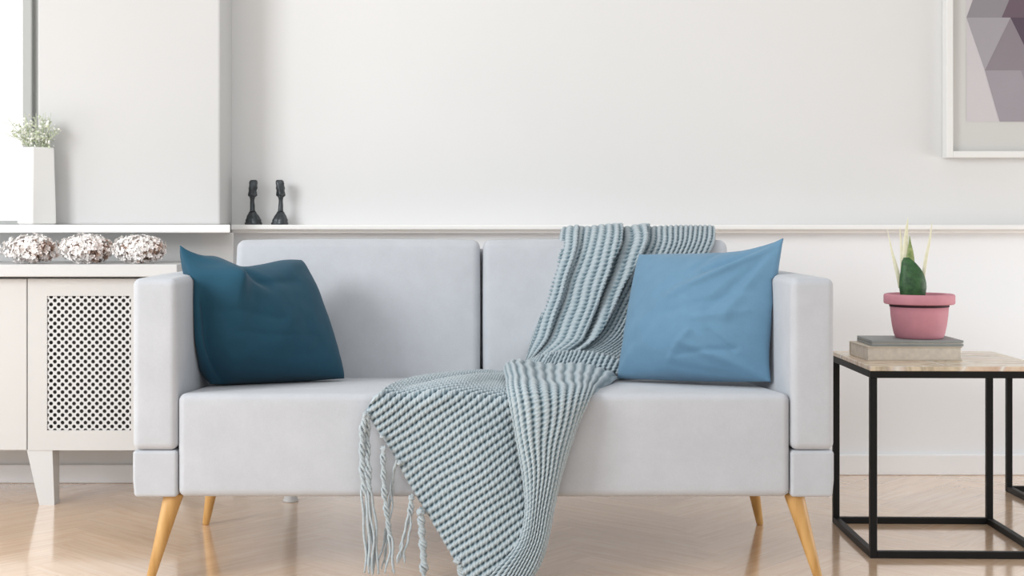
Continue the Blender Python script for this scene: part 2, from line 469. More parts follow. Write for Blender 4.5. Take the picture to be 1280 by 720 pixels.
leg((-0.700, 3.72, 0.197), (-0.738, 3.745, 0.0), 0.022, 0.0095)
leg((0.705, 3.72, 0.197), (0.745, 3.745, 0.0), 0.022, 0.0095)

# ------------------------------------------------------------------ pillows
def edge_interp(pl, n):
    pl = [Vector(p) for p in pl]
    L = [0]
    for i in range(1, len(pl)): L.append(L[-1] + (pl[i] - pl[i - 1]).length)
    m = len(pl)
    out = []
    T = []
    for i in range(m):
        a, b = max(i - 1, 0), min(i + 1, m - 1)
        T.append((pl[b] - pl[a]) / (L[b] - L[a]))
    for k in range(n):
        s = L[-1] * k / (n - 1)
        i = 0
        while i < m - 2 and s > L[i + 1]: i += 1
        h = L[i + 1] - L[i]; t = (s - L[i]) / h
        out.append((2 * t**3 - 3 * t**2 + 1) * pl[i] + (t**3 - 2 * t**2 + t) * h * T[i] + (-2 * t**3 + 3 * t**2) * pl[i + 1] + (t**3 - t**2) * h * T[i + 1])
    return out
def make_pillow(name, top, right, bottom, left, tf, tb, wr, mat, seed, power=0.42, pl=None, pr=None):
    n = 90
    et, eb = edge_interp(top, n), edge_interp(bottom, n)          # left -> right
    el, er = edge_interp(left, n), edge_interp(right, n)          # top -> bottom
    c00, c10, c01, c11 = et[0], et[-1], eb[0], eb[-1]
    nrm = ((c10 - c00) + (c11 - c01)).cross((c01 - c00) + (c11 - c10)).normalized()
    if nrm.y > 0: nrm = -nrm
    vs, fs = [], []
    for side in (1, -1):
        for j in range(n):
            v = j / (n - 1)
            for i in range(n):
                u = i / (n - 1)
                p = (1 - v) * et[i] + v * eb[i] + (1 - u) * el[j] + u * er[j] - ((1 - u) * (1 - v) * c00 + u * (1 - v) * c10 + (1 - u) * v * c01 + u * v * c11)
                pu, pv = max(0, 4 * u * (1 - u)), max(0, 4 * v * (1 - v))
                k_ = 0.5 - 0.5 * math.cos(PI * u)
                pw = (pl or power) * (1 - k_) + (pr or power) * k_
                if side < 0: pw = power
                prof = (pu ** pw) * (pv ** power)
                w = wr(u, v) * min(1, prof * 1.6) if side > 0 else 0
                q = Vector((u * 3.1 + seed, v * 3.1, side))
                w += 0.006 * noise.noise(q) * prof + 0.003 * noise.noise(q * 3.1) * prof
                q = p + nrm * ((tf if side > 0 else -tb) * prof + w + side * 0.002)
                if q.z < 0.675: q.x = max(-0.6785, min(0.6895, q.x))
                q.z = max(q.z, zs(q.y) + 0.004)
                vs.append(q)
    for s in (0, 1):
        o = s * n * n
        for j in range(n - 1):
            for i in range(n - 1):
                a, b, c, d = o + j * n + i, o + j * n + i + 1, o + (j + 1) * n + i + 1, o + (j + 1) * n + i
                fs.append([a, d, c, b] if s == 0 else [a, b, c, d])
    # seam strip between the two sides
    ring = [i for i in range(n)] + [j * n + n - 1 for j in range(1, n)] + [(n - 1) * n + i for i in range(n - 2, -1, -1)] + [j * n for j in range(n - 2, 0, -1)]
    for k in range(len(ring)):
        a, b = ring[k], ring[(k + 1) % len(ring)]
        fs.append([a, b, b + n * n, a + n * n])
    return from_py(name, vs, fs, mat)

def crease(u, v, u0, v0, u1, v1, w, amp):
    du, dv = u1 - u0, v1 - v0
    L2 = du * du + dv * dv
    t = ((u - u0) * du + (v - v0) * dv) / L2
    tt = max(0, min(1, t))
    d = math.hypot(u - u0 - du * tt, v - v0 - dv * tt)
    return amp * math.exp(-(d / w) ** 2) * (1 - 0.55 * tt)
def wr_left(u, v):
    h = 0
    h -= crease(u, v, 0.0, 0.03, 0.10, 0.10, 0.045, 0.020)
    h += 0.060 * math.exp(-((u - 0.17) / 0.11) ** 2 - ((v - 0.20) / 0.16) ** 2)
    h += 0.014 * math.exp(-((u - 0.20) / 0.08) ** 2 - ((v - 0.42) / 0.2) ** 2)
    h -= 0.075 * math.exp(-((u - 0.045 - 0.03 * v) / 0.035) ** 2) * max(0, min(1, (v - 0.22) * 5))
    h -= crease(u, v, 0.30, 0.02, 0.46, 0.24, 0.06, 0.020)
    h += crease(u, v, 0.95, 0.02, 0.50, 0.14, 0.07, 0.012)
    h -= crease(u, v, 0.36, 0.20, 0.70, 0.22, 0.04, 0.008)
    h -= crease(u, v, 0.10, 0.45, 0.50, 0.50, 0.025, 0.004)
    h += crease(u, v, 0.05, 0.98, 0.30, 0.70, 0.04, 0.006)
    h -= crease(u, v, 0.20, 0.60, 0.75, 0.66, 0.02, 0.0022)
    return h
def wr_right(u, v):
    h = 0
    for (u0, v0, u1, v1, w, a) in ((1, 0, .45, .42, .03, .010), (1, .0, .62, .22, .028, -.012), (.98, .04, .58, .34, .022, .009), (1, .05, .70, .52, .035, -.012),
                                   (.97, .12, .80, .60, .03, .009), (1, .98, .55, .78, .03, .009), (.95, .95, .72, .70, .022, -.008), (.98, 1, .45, .93, .02, -.006),
                                   (.85, .80, .50, .86, .02, -.006), (.60, .70, .42, .95, .022, .005), (.9, .55, .62, .60, .03, .005), (.88, .40, .45, .56, .035, -.006),
                                   (.62, .02, .55, .2, .025, -.005), (.05, .95, .2, .8, .03, .004)):
        h += crease(u, v, u0, v0, u1, v1, w, a * 1.35)
    return h
TL, TR, BR, BL = (225, 307, 3.34), (376, 325, 3.66), (430, 473, 3.555), (264, 480, 3.375)
L_ = lambda seq: [P(*s) for s in seq]
p = make_pillow('throw_pillow', L_([TL, (235, 314, 3.35), (247, 320, 3.375), (264, 323, 3.42), (290, 335, 3.47), (316, 333, 3.53), (345, 327, 3.59), TR]),
                L_([TR, (388, 358, 3.66), (407, 415, 3.62), BR]), L_([BL, (310, 481, 3.44), (370, 477, 3.50), BR]),
                L_([TL, (231, 326, 3.33), (238, 345, 3.305), (242, 390, 3.295), (246, 435, 3.305), BL]), 0.115, 0.115, wr_left, M['teal'], 3.3, 0.42, 0.85, 0.45)
tag(p, 'dark teal square throw pillow leaning in the left corner of the sofa', 'pillow')
TL, TR, BR, BL = (799, 318, 3.66), (979, 298, 3.36), (963, 477, 3.30), (772, 473, 3.52)
p = make_pillow('throw_pillow', L_([TL, (840, 319, 3.60), (890, 319, 3.52), (930, 316, 3.45), (957, 308, 3.40), TR]),
                L_([TR, (972, 330, 3.34), (964, 390, 3.31), (960, 440, 3.30), BR]), L_([BL, (830, 475, 3.44), (900, 477, 3.37), BR]),
                L_([TL, (793, 370, 3.63), (784, 425, 3.57), BL]), 0.115, 0.075, wr_right, M['blue'], 9.1, 0.48, 0.5, 0.85)
tag(p, 'lighter dusty blue square throw pillow leaning on the right arm of the sofa', 'pillow')

# ------------------------------------------------------------------ knitted blanket
def seat_pt(px, py, t, front=3.108):
    d = 3.4
    for _ in range(12):
        d = F * (H - (zs(d) + t)) / (py - CY)
    return P(px, py, max(front - t * 0.6, d))
SA, SB = 0.0152, 0.0124                                        # column pitch, row pitch of the knit
def hermite(K, t, axis):
    """piecewise cubic through the knots along `axis`; returns a function of a parameter array"""
    K = np.moveaxis(K, axis, 0)
    t = np.array(t); h = np.diff(t)
    hh = h.reshape(-1, *([1] * (K.ndim - 1)))
    sl = np.diff(K, axis=0) / hh
    T = np.zeros_like(K)
    T[0], T[-1] = sl[0], sl[-1]
    T[1:-1] = (sl[:-1] * hh[1:] + sl[1:] * hh[:-1]) / (hh[1:] + hh[:-1])
    def ev(s):
        i = np.clip(np.searchsorted(t, s, side='right') - 1, 0, len(t) - 2)
        x = ((s - t[i]) / h[i]).reshape(-1, *([1] * (K.ndim - 1)))
        hi = h[i].reshape(x.shape)
        out = (2 * x**3 - 3 * x**2 + 1) * K[i] + (x**3 - 2 * x**2 + x) * hi * T[i] + (-2 * x**3 + 3 * x**2) * K[i + 1] + (x**3 - x**2) * hi * T[i + 1]
        return np.moveaxis(out, 0, axis)
    return ev
def knots(R, axis):
    t = [0.0]
    Q = np.moveaxis(R, axis, 0)
    for i in range(1, len(Q)): t.append(t[-1] + float(np.mean(np.linalg.norm(Q[i] - Q[i - 1], axis=-1))))
    return np.array(t)
def patch(R, step=0.00165):
    R = np.array([[list(q) for q in r] for r in R])
    tv, tu = knots(R, 0), knots(R, 1)
    V = np.linspace(0, tv[-1], int(tv[-1] / step)); U = np.linspace(0, tu[-1], int(tu[-1] / step))
    return hermite(hermite(R, tv, 0)(V), tu, 1)(U), U / tu[-1], V / tv[-1], tu, tv
def stitches(A, B):
    """staggered open gaps between chains of slanted loops"""
    A2 = A + 0.07 * np.sin(A * 0.7 + B * 0.23) + 0.06 * np.sin(B * 0.61 - A * 0.31)
    B2 = B + 0.12 * np.sin(A * 0.9 + 1.3) + 0.08 * np.sin(B * 0.37)
    col = np.floor(A2); fa = A2 - col
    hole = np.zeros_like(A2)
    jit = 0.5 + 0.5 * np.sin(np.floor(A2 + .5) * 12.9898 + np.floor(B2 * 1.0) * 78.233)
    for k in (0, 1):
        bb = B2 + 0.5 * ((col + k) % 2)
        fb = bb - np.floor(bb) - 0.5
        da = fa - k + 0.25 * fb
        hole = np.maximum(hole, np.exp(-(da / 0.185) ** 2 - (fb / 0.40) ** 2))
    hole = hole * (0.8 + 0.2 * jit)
    ph = B2 + 0.5 * (col % 2)
    loop = 0.5 + 0.5 * np.cos(2 * PI * (ph + 0.9 * np.abs(fa - 0.5)))
    ridge = np.sin(PI * fa) ** 0.7
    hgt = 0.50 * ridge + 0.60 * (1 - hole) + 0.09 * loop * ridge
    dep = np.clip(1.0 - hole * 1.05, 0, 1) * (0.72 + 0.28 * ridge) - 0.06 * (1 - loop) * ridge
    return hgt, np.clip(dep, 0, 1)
SV, SQ, SUV, SD = [], [], [], []
def add_patch(S0, A, B, e, amp=0.0085):
    nv, nu = A.shape
    dU = np.gradient(S0, axis=1); dV = np.gradient(S0, axis=0)
    N = np.cross(dU, dV); N /= np.linalg.norm(N, axis=2, keepdims=True) + 1e-12
    if np.mean(N[:, :, 1] - N[:, :, 2]) > 0: N = -N
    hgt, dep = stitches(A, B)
    roll = np.clip(1 - e / 0.012, 0, 1)
    S1 = S0 + N * ((hgt - 0.6) * amp - 0.015 * (1 - np.sqrt(np.clip(1 - roll ** 2, 0, 1))))[:, :, None]
    o = sum(len(v) for v in SV)
    ix = np.arange(nu * nv).reshape(nv, nu) + o
    q = np.stack([ix[:-1, :-1], ix[1:, :-1], ix[1:, 1:], ix[:-1, 1:]], axis=-1).reshape(-1, 4)
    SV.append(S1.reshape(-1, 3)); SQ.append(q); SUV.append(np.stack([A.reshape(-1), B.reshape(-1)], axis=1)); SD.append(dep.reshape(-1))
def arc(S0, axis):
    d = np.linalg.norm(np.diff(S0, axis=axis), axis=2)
    z = np.zeros((1, d.shape[1]) if axis == 0 else (d.shape[0], 1))
    return np.concatenate([z, np.cumsum(d, axis=axis)], axis=axis)
def saw(x):
    x = np.clip((np.clip(x, 0, 1) - 0.20) / 0.80, 0, 1)
    return np.where(x < 0.86, np.sin(PI / 2 * x / 0.86) ** 1.1, 0.5 + 0.5 * np.cos(PI * (x - 0.86) / 0.14))

# 1. the length over the back cushion, pleated, ending in a transverse fold on the seat
UC = [0, .16, .32, .48, .60, .70, .84, 1.0]
rows = []
def back_row(l, r, py, d): rows.append([P(l + (r - l) * u, py, d) for u in UC])
rows.append([Vector((XP(705 + 190 * u, 4.07), 4.07, 0.56)) for u in UC])
rows.append([Vector((XP(704 + 190 * u, 4.06), 4.065, 0.70)) for u in UC])
back_row(703, 894, 289, 4.045)
back_row(702, 893, 285.5, 3.97)
back_row(700, 892, 288, 3.885)
back_row(698, 890, 303, 3.835)
back_row(688, 868, 340, 3.80)
back_row(676, 838, 385, 3.77)
back_row(664, 810, 422, 3.735)
rows.append([P(*q) for q in ((656, 449, 3.67), (668, 449, 3.66), (681, 449, 3.65), (697, 448, 3.645), (714, 447, 3.645), (728, 446, 3.645), (757, 448, 3.645), (788, 452, 3.63))])
rows.append([P(*q) for q in ((653, 457, 3.61), (666, 451, 3.59), (680, 446, 3.58), (696, 443, 3.575), (712, 442, 3.575), (727, 442, 3.575), (754, 446, 3.575), (785, 458, 3.565))])
rows.append([P(*q) for q in ((648, 464, 3.59), (658, 463, 3.575), (672, 462, 3.56), (688, 460, 3.555), (706, 458, 3.555), (720, 458, 3.555), (748, 460, 3.555), (780, 467, 3.55))])
rows.append([P(*q) for q in ((650, 470, 3.60), (660, 470, 3.59), (674, 470, 3.58), (688, 470, 3.58), (706, 470, 3.58), (720, 470, 3.58), (748, 470, 3.58), (776, 470, 3.57))])
S0, U, V, tu, tv = patch(rows)
W0 = 0.435
A = np.ones((len(V), 1)) * U[None, :] * W0 / SA
B = (V * tv[-1])[:, None] * np.ones((1, len(U))) / SB
Vl = V * tv[-1]
tt = np.clip((Vl - tv[3]) / (tv[10] - tv[3]), 0, 1)
f1, f2 = 0.36 - 0.06 * tt, 0.53 - 0.14 * tt
pl = np.zeros(S0.shape[:2])
for k in range(len(V)):
    a, b, e0 = f1[k], f2[k], 0.11
    h = np.where(U < e0, 0.5 * saw(U / e0), 0)
    h = h + np.where((U >= e0) & (U < a), 0.15 + 0.85 * saw((U - e0) / (a - e0)), 0)
    h = h + np.where((U >= a) & (U < b), 0.95 * saw((U - a) / (b - a)), 0)
    h = h + np.where(U >= b, 0.45 * np.sin(PI / 2 * np.clip((U - b) / 0.22, 0, 1)), 0)
    pl[k] = h
amp = np.interp(Vl, [tv[1], tv[3], tv[5], tv[8], tv[9], tv[11]], [0, 0.026, 0.060, 0.070, 0.030, 0.0])[:, None]
ov = np.interp(Vl, [tv[2], tv[4], tv[8], tv[9]], [0, 0.018, 0.030, 0.0])[:, None]
S0[:, :, 1] -= pl * amp - 0.010
S0[:, :, 0] += ov * np.clip(pl, 0, 1) ** 2
S0[:, :, 2] += pl * np.interp(Vl, [tv[1], tv[2], tv[4], tv[6]], [0, 0.010, 0.010, 0])[:, None]
e = np.minimum(U, 1 - U)[None, :] * 0.43 * np.ones((len(V), 1))
add_patch(S0, A, B, e)

# 2. the panel lying on the seat and hanging to the left, with the fringed end
S_ = seat_pt
rows = [
    [P(455, 514, 3.098), S_(474, 489, .018), S_(510, 473, .022), S_(556, 466, .024), S_(604, 463, .022), S_(652, 464, .012)],
    [P(472, 541, 3.096), P(508, 513, 3.092), S_(548, 491, .018), S_(586, 480, .018), S_(622, 476, .014), S_(662, 480, .006)],
    [P(490, 569, 3.095), P(528, 541, 3.090), P(570, 516, 3.090), P(606, 504, 3.094), P(640, 500, 3.102), P(670, 500, 3.108)],
    [P(510, 606, 3.093), P(548, 576, 3.086), P(588, 551, 3.080), P(623, 536, 3.086), P(650, 530, 3.102), P(676, 530, 3.110)],
    [P(532, 643, 3.090), P(568, 613, 3.080), P(603, 590, 3.074), P(635, 576, 3.082), P(658, 570, 3.100), P(682, 570, 3.110)],
    [P(556, 683, 3.087), P(588, 656, 3.076), P(618, 636, 3.070), P(644, 623, 3.080), P(664, 618, 3.096), P(680, 618, 3.104)],
    [P(580, 722, 3.085), P(606, 700, 3.074), P(632, 682, 3.070), P(652, 672, 3.076), P(668, 668, 3.086), P(678, 664, 3.092)],
    [P(600, 737, 3.084), P(620, 730, 3.076), P(640, 724, 3.072), P(656, 717, 3.076), P(668, 712, 3.082), P(674, 706, 3.086)]]
S0, U, V, tu, tv = patch(rows)
X_ = S0[:, :, 0]; T_ = S0[:, :, 2] + np.maximum(0, S0[:, :, 1] - 3.105)
ef = np.array([.588, -.809])
A = (X_ * ef[0] + T_ * ef[1]) / SA + 40; B = (X_ * -ef[1] + T_ * ef[0]) / SB + 40
uu = np.ones((len(V), 1)) * U[None, :]; vv = V[:, None] * np.ones((1, len(U)))
S0[:, :, 1] -= 0.004 * np.sin(uu * 9 + 1) * np.sin(vv * 8) * np.clip(vv * 4, 0, 1)
# soft hollow behind the rolled top edge
S0[:, :, 2] -= 0.012 * np.exp(-((vv - 0.13) / 0.05) ** 2) * np.clip((uu - 0.25) * 4, 0, 1) * np.clip((0.95 - uu) * 5, 0, 1)
e = np.minimum(uu * 0.5, vv * 0.6)
add_patch(S0, A, B, e)

# 3. the fold on the right: bunches up at the seat back and falls over the front edge
rows = [
    [P(655, 468, 3.58), P(640, 466, 3.57), P(650, 463, 3.565), P(690, 461, 3.555), P(730, 461, 3.55), P(775, 469, 3.545)],
    [P(660, 472, 3.52), P(636, 461, 3.50), P(643, 453, 3.50), P(688, 456, 3.50), P(730, 456, 3.50), P(772, 469, 3.50)],
    [P(660, 480, 3.40), P(632, 459, 3.42), P(640, 453, 3.40), P(685, 462, 3.40), P(728, 464, 3.40), P(766, 473, 3.41)],
    [P(660, 492, 3.20), P(634, 472, 3.26), P(643, 467, 3.22), P(688, 476, 3.20), P(726, 476, 3.22), P(752, 482, 3.26)],
    [P(664, 520, 3.105), P(638, 502, 3.085), P(648, 497, 3.055), P(692, 499, 3.055), P(722, 500, 3.075), P(738, 502, 3.105)],
    [P(672, 550, 3.106), P(644, 532, 3.080), P(653, 528, 3.045), P(690, 527, 3.045), P(714, 528, 3.065), P(724, 529, 3.105)],
    [P(678, 585, 3.104), P(650, 566, 3.076), P(658, 563, 3.045), P(686, 560, 3.04), P(705, 561, 3.06), P(712, 562, 3.10)],
    [P(678, 622, 3.10), P(656, 604, 3.074), P(663, 602, 3.048), P(682, 599, 3.04), P(695, 600, 3.055), P(700, 600, 3.095)],
    [P(672, 655, 3.09), P(658, 640, 3.072), P(663, 640, 3.052), P(676, 638, 3.045), P(687, 638, 3.055), P(692, 637, 3.09)],
    [P(655, 690, 3.078), P(648, 680, 3.070), P(655, 680, 3.058), P(668, 678, 3.05), P(679, 676, 3.055), P(685, 674, 3.08)],
    [P(620, 726, 3.074), P(618, 716, 3.068), P(630, 718, 3.060), P(650, 715, 3.055), P(666, 712, 3.058), P(674, 708, 3.076)],
    [P(600, 742, 3.078), P(600, 738, 3.072), P(614, 740, 3.068), P(634, 740, 3.06), P(650, 736, 3.062), P(658, 732, 3.072)]]
S0, U, V, tu, tv = patch(rows)
S0[:, :, 2] = np.maximum(S0[:, :, 2], 0.006)
A = np.ones((len(V), 1)) * (U * tu[-1])[None, :] / SA * 1.05 + 100
B = (V * tv[-1])[:, None] * np.ones((1, len(U))) / SB
e = (1 - U)[None, :] * 0.2 * np.ones((len(V), 1))
add_patch(S0, A, B, e)

SV_, SQ_, SUV_, SD_ = np.concatenate(SV), np.concatenate(SQ), np.concatenate(SUV), np.concatenate(SD)
me = bpy.data.meshes.new('knitted_blanket')
me.vertices.add(len(SV_)); me.vertices.foreach_set('co', SV_.reshape(-1).astype(np.float32))
me.loops.add(len(SQ_) * 4); me.loops.foreach_set('vertex_index', SQ_.reshape(-1).astype(np.int32))
me.polygons.add(len(SQ_)); me.polygons.foreach_set('loop_start', (np.arange(len(SQ_)) * 4).astype(np.int32))
me.update(calc_edges=True)
uvl = me.uv_layers.new(name='UVMap')
uvl.data.foreach_set('uv', SUV_[SQ_.reshape(-1)].reshape(-1).astype(np.float32))
att = me.attributes.new('gap_shade', 'FLOAT', 'POINT'); att.data.foreach_set('value', SD_.astype(np.float32))
smooth(me)
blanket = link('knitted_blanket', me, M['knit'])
tag(blanket, 'chunky pale blue-grey knitted throw blanket with fringe draped over the sofa', 'blanket')

def strand(pts, r, tw, plies=3, spread=None, seg=6, n=70, phase=0.0):
    """twisted yarn: several plies wound round a hanging curve"""
    c = edge_interp(pts, n)
    parts = []
    for k in range(plies):
        q = []
        for i in range(n):
            t = i / (n - 1)
            sp = r * (1.0 if spread is None else np.interp(t, [0, spread[0], 1], [1, 1, spread[1]]))
            a = phase + 2 * PI * k / plies + tw * 2 * PI * min(t, spread[0] if spread else 1) 
            wv = 0.0018 * math.sin(9 * t + k * 2 + phase) + 0.0022 * t * math.sin(23 * t + k * 1.7 + phase * 3)
            q.append(c[i] + Vector((math.cos(a) * sp + wv, math.sin(a) * sp * 0.8, 0)))
        rad = [r * 0.78 * (1 if i < n - 4 else 0.7) for i in range(n)]
        parts.append(tube_data(q, rad, seg))
    return merge(parts)
def knot(p, r, seed):
    bm = bmesh.new(); bmesh.ops.create_icosphere(bm, subdivisions=3, radius=r)
    for v in bm.verts: v.co *= 0.85 + 0.5 * noise.noise(v.co * 190 + Vector((seed, 0, 0))) + 0.15 * math.sin(v.co.z * 900 + v.co.x * 500)
    vs = [v.co.copy() + p for v in bm.verts]; fs = [[v.index for v in f.verts] for f in bm.faces]; bm.free()
    return vs, fs
def tassel(parts):
    vs, fs = merge(parts); return from_py('tassel', vs, fs, M['yarn'], blanket)
D = 3.085
tassel([knot(P(457, 518, D), .008, 1), strand(L_([(457, 516, D), (453, 540, D), (453, 580, D), (456, 625, D), (459, 670, D), (461, 716, D)]), .0042, 9, 3, (0.5, 2.0)),
        strand(L_([(460, 518, D), (459, 545, D + .01), (460, 585, D), (463, 630, D), (468, 675, D), (468, 718, D)]), .0040, 9, 3, (0.5, 2.0), phase=1.0)])
tassel([knot(P(480, 560, D), .0075, 2), strand(L_([(479, 558, D), (479, 580, D), (481, 620, D), (486, 660, D), (489, 690, D), (488, 716, D)]), .0036, 9, 3, (0.72, 3.0), phase=.5)])
tassel([knot(P(478, 545, D), .006, 7), knot(P(499, 578, D), .006, 8), strand(L_([(497, 575, D), (492, 592, D + .012), (487, 640, D + .03), (480, 690, D + .03), (477, 712, D + .03)]), .0028, 3, 3, (0.4, 2.6), phase=.2)])
tassel([knot(P(514, 622, D), .008, 3), strand(L_([(514, 620, D), (513, 640, D), (508, 665, D), (502, 690, D), (500, 703, D)]), .0036, 5, 3, (0.3, 2.6), phase=.9)])
tassel([knot(P(526, 640, D), .0105, 4), strand(L_([(526, 640, D), (527, 660, D), (529, 690, D), (530, 722, D)]), .0046, 7, 3, phase=.1)])
tassel([knot(P(572, 701, D - .005), .009, 5), strand(L_([(573, 701, D), (576, 712, D), (578, 722, D), (579, 734, D)]), .0042, 3, 3, phase=.4)])

# ------------------------------------------------------------------ radiator cabinet
FC = 4.0
cab = thing('radiator_cabinet', 'low white radiator cabinet with perforated panel left of the sofa', 'cabinet', (-1.2, 4.15, 0))
cx0, cx1 = -2.3, XP(221, FC)
box('cabinet_top', cx0, cx1 + 0.01, 3.96, 4.345, 0.655, 0.690, M['cabinet_white'], cab, bev=0.003)
box('carcass', cx0 + 0.01, cx1, FC + 0.045, 4.345, 0.158, 0.654, M['cabinet'], cab)
xs1 = XP(34, FC)
box('door', cx0, xs1 - 0.0015, FC, FC + 0.022, 0.158, 0.648, M['cabinet'], cab, bev=0.002)
gx0, gx1, gz0, gz1 = XP(58, FC), XP(163, FC), ZP(538, FC), ZP(370, FC)
def pierced(name, x0, x1):
    a = x0, x0 + 0.055, x0 + 0.055 + (gx1 - gx0), x1
    bm = bmesh.new()
    z0, z1 = 0.158, 0.648
    g0, g1 = a[1], a[2]
    for (p0, p1, q0, q1) in ((x0, g0, z0, z1), (g1, x1, z0, z1), (g0, g1, z0, gz0), (g0, g1, gz1, z1)):
        add_box(bm, p0, p1, FC, FC + 0.022, q0, q1)
    bmesh.ops.remove_doubles(bm, verts=bm.verts[:], dist=1e-5)
    d = from_bm(name, bm, M['cabinet'], cab)
    # pierced sheet: diamond lattice of round holes
    pitch = (gx1 - gx0) / 11.0; hp = pitch / 2; r = hp * 0.53
    bm = bmesh.new(); yv = FC + 0.004
    nr = int(round((gz1 - gz0) / hp))
    for j in range(nr + 1):
        for i in range(13):
            cx = g0 + (i + (0.5 if j % 2 else 0.0)) * pitch; cz = gz0 + j * hp
            if cx > g1 + 1e-4 or cx < g0 - 1e-4: continue
            outer = []; inner = []
            for k in range(8):
                an = k * PI / 4
                rad = hp if k % 2 == 0 else hp / math.sqrt(2)
                outer.append(bm.verts.new((cx + rad * math.cos(an), yv, cz + rad * math.sin(an))))
                inner.append(bm.verts.new((cx + r * math.cos(an), yv, cz + r * math.sin(an))))
            for k in range(8):
                k2 = (k + 1) % 8
                bm.faces.new([outer[k], outer[k2], inner[k2], inner[k]])
    bmesh.ops.remove_doubles(bm, verts=bm.verts[:], dist=1e-5)
    for (co_, no) in (((g0, 0, 0), (-1, 0, 0)), ((g1, 0, 0), (1, 0, 0)), ((0, 0, gz0), (0, 0, -1)), ((0, 0, gz1), (0, 0, 1))):
        bmesh.ops.bisect_plane(bm, geom=bm.verts[:] + bm.edges[:] + bm.faces[:], plane_co=co_, plane_no=no, clear_outer=True)
    gobj = from_bm('pierced_panel', bm, M['cabinet_white'], d)
    md = gobj.modifiers.new('Solidify', 'SOLIDIFY'); md.thickness = 0.003; md.offset = 0
    box('shade_sheet', g0 - 0.005, g1 + 0.005, FC + 0.026, FC + 0.03, gz0 - 0.005, gz1 + 0.005, M['dark'], d)  # dark sheet painted as the shade inside the cabinet
pierced('door', xs1 + 0.0015, cx1)
def cab_leg(xt0, xt1, xb0, xb1, y0, y1):
    vs = []
    for (z, a, b, c, d_) in ((0.159, xt0, xt1, y0, y1), (0.0, xb0, xb1, y0 + 0.004, y1 - 0.015)):
        vs += [(a, c, z), (b, c, z), (b, d_, z), (a, d_, z)]
    fs = [[3, 2, 1, 0], [4, 5, 6, 7], [0, 1, 5, 4], [1, 2, 6, 5], [2, 3, 7, 6], [3, 0, 4, 7]]
    return from_py('leg', vs, fs, M['cabinet_white'], cab, sm=False)
l0, l1, l2, l3 = XP(33, FC), XP(65, FC), XP(48, FC), XP(67, FC)
cab_leg(l0, l1, l2, l3, FC + 0.003, FC + 0.07)
cab_leg(XP(190, FC), XP(221, FC), XP(188, FC), XP(207, FC), FC + 0.20, FC + 0.27)
cab_leg(XP(-470, FC), XP(-440, FC), XP(-466, FC), XP(-446, FC), FC + 0.003, FC + 0.07)
# a white pole behind the sofa, of which only the foot shows
ppx, ppd = XP(363.5, 4.06), 4.06
vs, fs = lathe_data([(0.0, 0.0), (0.021, 0.0), (0.0225, 0.003), (0.0225, 0.006), (0.0195, 0.008), (0.0195, 0.50), (0.0, 0.50)], ppx, ppd, 32)
tag(from_py('white_pole', vs, fs, M['cabinet_white']), 'white round pole behind the sofa, only its foot showing beneath the seat', 'pole')

# ------------------------------------------------------------------ dried flower heads on the cabinet
def flower_head(px, w, h, yc, seed, label):
    rd = random.Random(seed)
    cx = XP(px, yc); z0 = 0.692
    bm = bmesh.new(); tint = bm.verts.layers.float.new('tint')
    lump = [(rd.uniform(-.55, .55), rd.uniform(-.4, .3), rd.uniform(-.2, .5)) for _ in range(7)]
    def q_(p, c, n, s, t):
        n = n.normalized(); a = n.orthogonal().normalized(); b = n.cross(a); ph = rd.random() * PI
        for k in range(4):
            an = ph + k * PI / 2
            dr = a * math.cos(an) + b * math.sin(an); sd = n.cross(dr)
            l = s * rd.uniform(.8, 1.2)
            pts = [p, p + dr * l * .55 + sd * l * .42 + n * l * .25, p + dr * l + n * l * rd.uniform(.15, .6), p + dr * l * .55 - sd * l * .42 + n * l * .25]
            vv_ = [bm.verts.new(x) for x in pts]
            for j, v in enumerate(vv_): v[tint] = max(0, min(1, t + (-.25 if j == 0 else rd.uniform(-.06, .08))))
            bm.faces.new(vv_)
    for k in range(900):
        d = Vector((rd.gauss(0, 1), rd.gauss(0, 1), rd.gauss(0, 1))).normalized()
        rr = rd.uniform(.72, 1.06) * (1 + 0.16 * noise.noise(d * 2.3 + Vector((seed, 0, 0))))
        p = Vector((cx + d.x * w * rr, yc + d.y * w * .62 * rr, z0 + h + d.z * h * rr))
        if p.z < z0 + 0.003: p.z = z0 + rd.uniform(0.003, 0.008)
        side = d.x * 0.9 - d.z * 0.35 + 0.9 * noise.noise(d * 3.1 + Vector((0, seed, 0)))  # right and lower florets browner, their shaded side put into the tint
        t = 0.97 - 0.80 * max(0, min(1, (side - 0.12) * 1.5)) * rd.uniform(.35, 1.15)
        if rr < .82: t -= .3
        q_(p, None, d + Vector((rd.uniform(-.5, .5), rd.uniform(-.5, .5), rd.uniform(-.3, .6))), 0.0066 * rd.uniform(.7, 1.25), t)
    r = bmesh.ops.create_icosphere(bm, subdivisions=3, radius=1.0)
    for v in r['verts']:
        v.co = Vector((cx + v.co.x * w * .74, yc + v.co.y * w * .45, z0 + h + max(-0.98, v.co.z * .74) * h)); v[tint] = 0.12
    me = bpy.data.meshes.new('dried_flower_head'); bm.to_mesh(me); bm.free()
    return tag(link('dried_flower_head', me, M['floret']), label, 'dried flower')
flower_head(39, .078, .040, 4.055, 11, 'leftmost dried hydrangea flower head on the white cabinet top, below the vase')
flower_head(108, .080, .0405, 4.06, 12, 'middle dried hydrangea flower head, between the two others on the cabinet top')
flower_head(174, .076, .040, 4.065, 13, 'rightmost dried hydrangea flower head on the cabinet top, nearest the dark teal pillow')

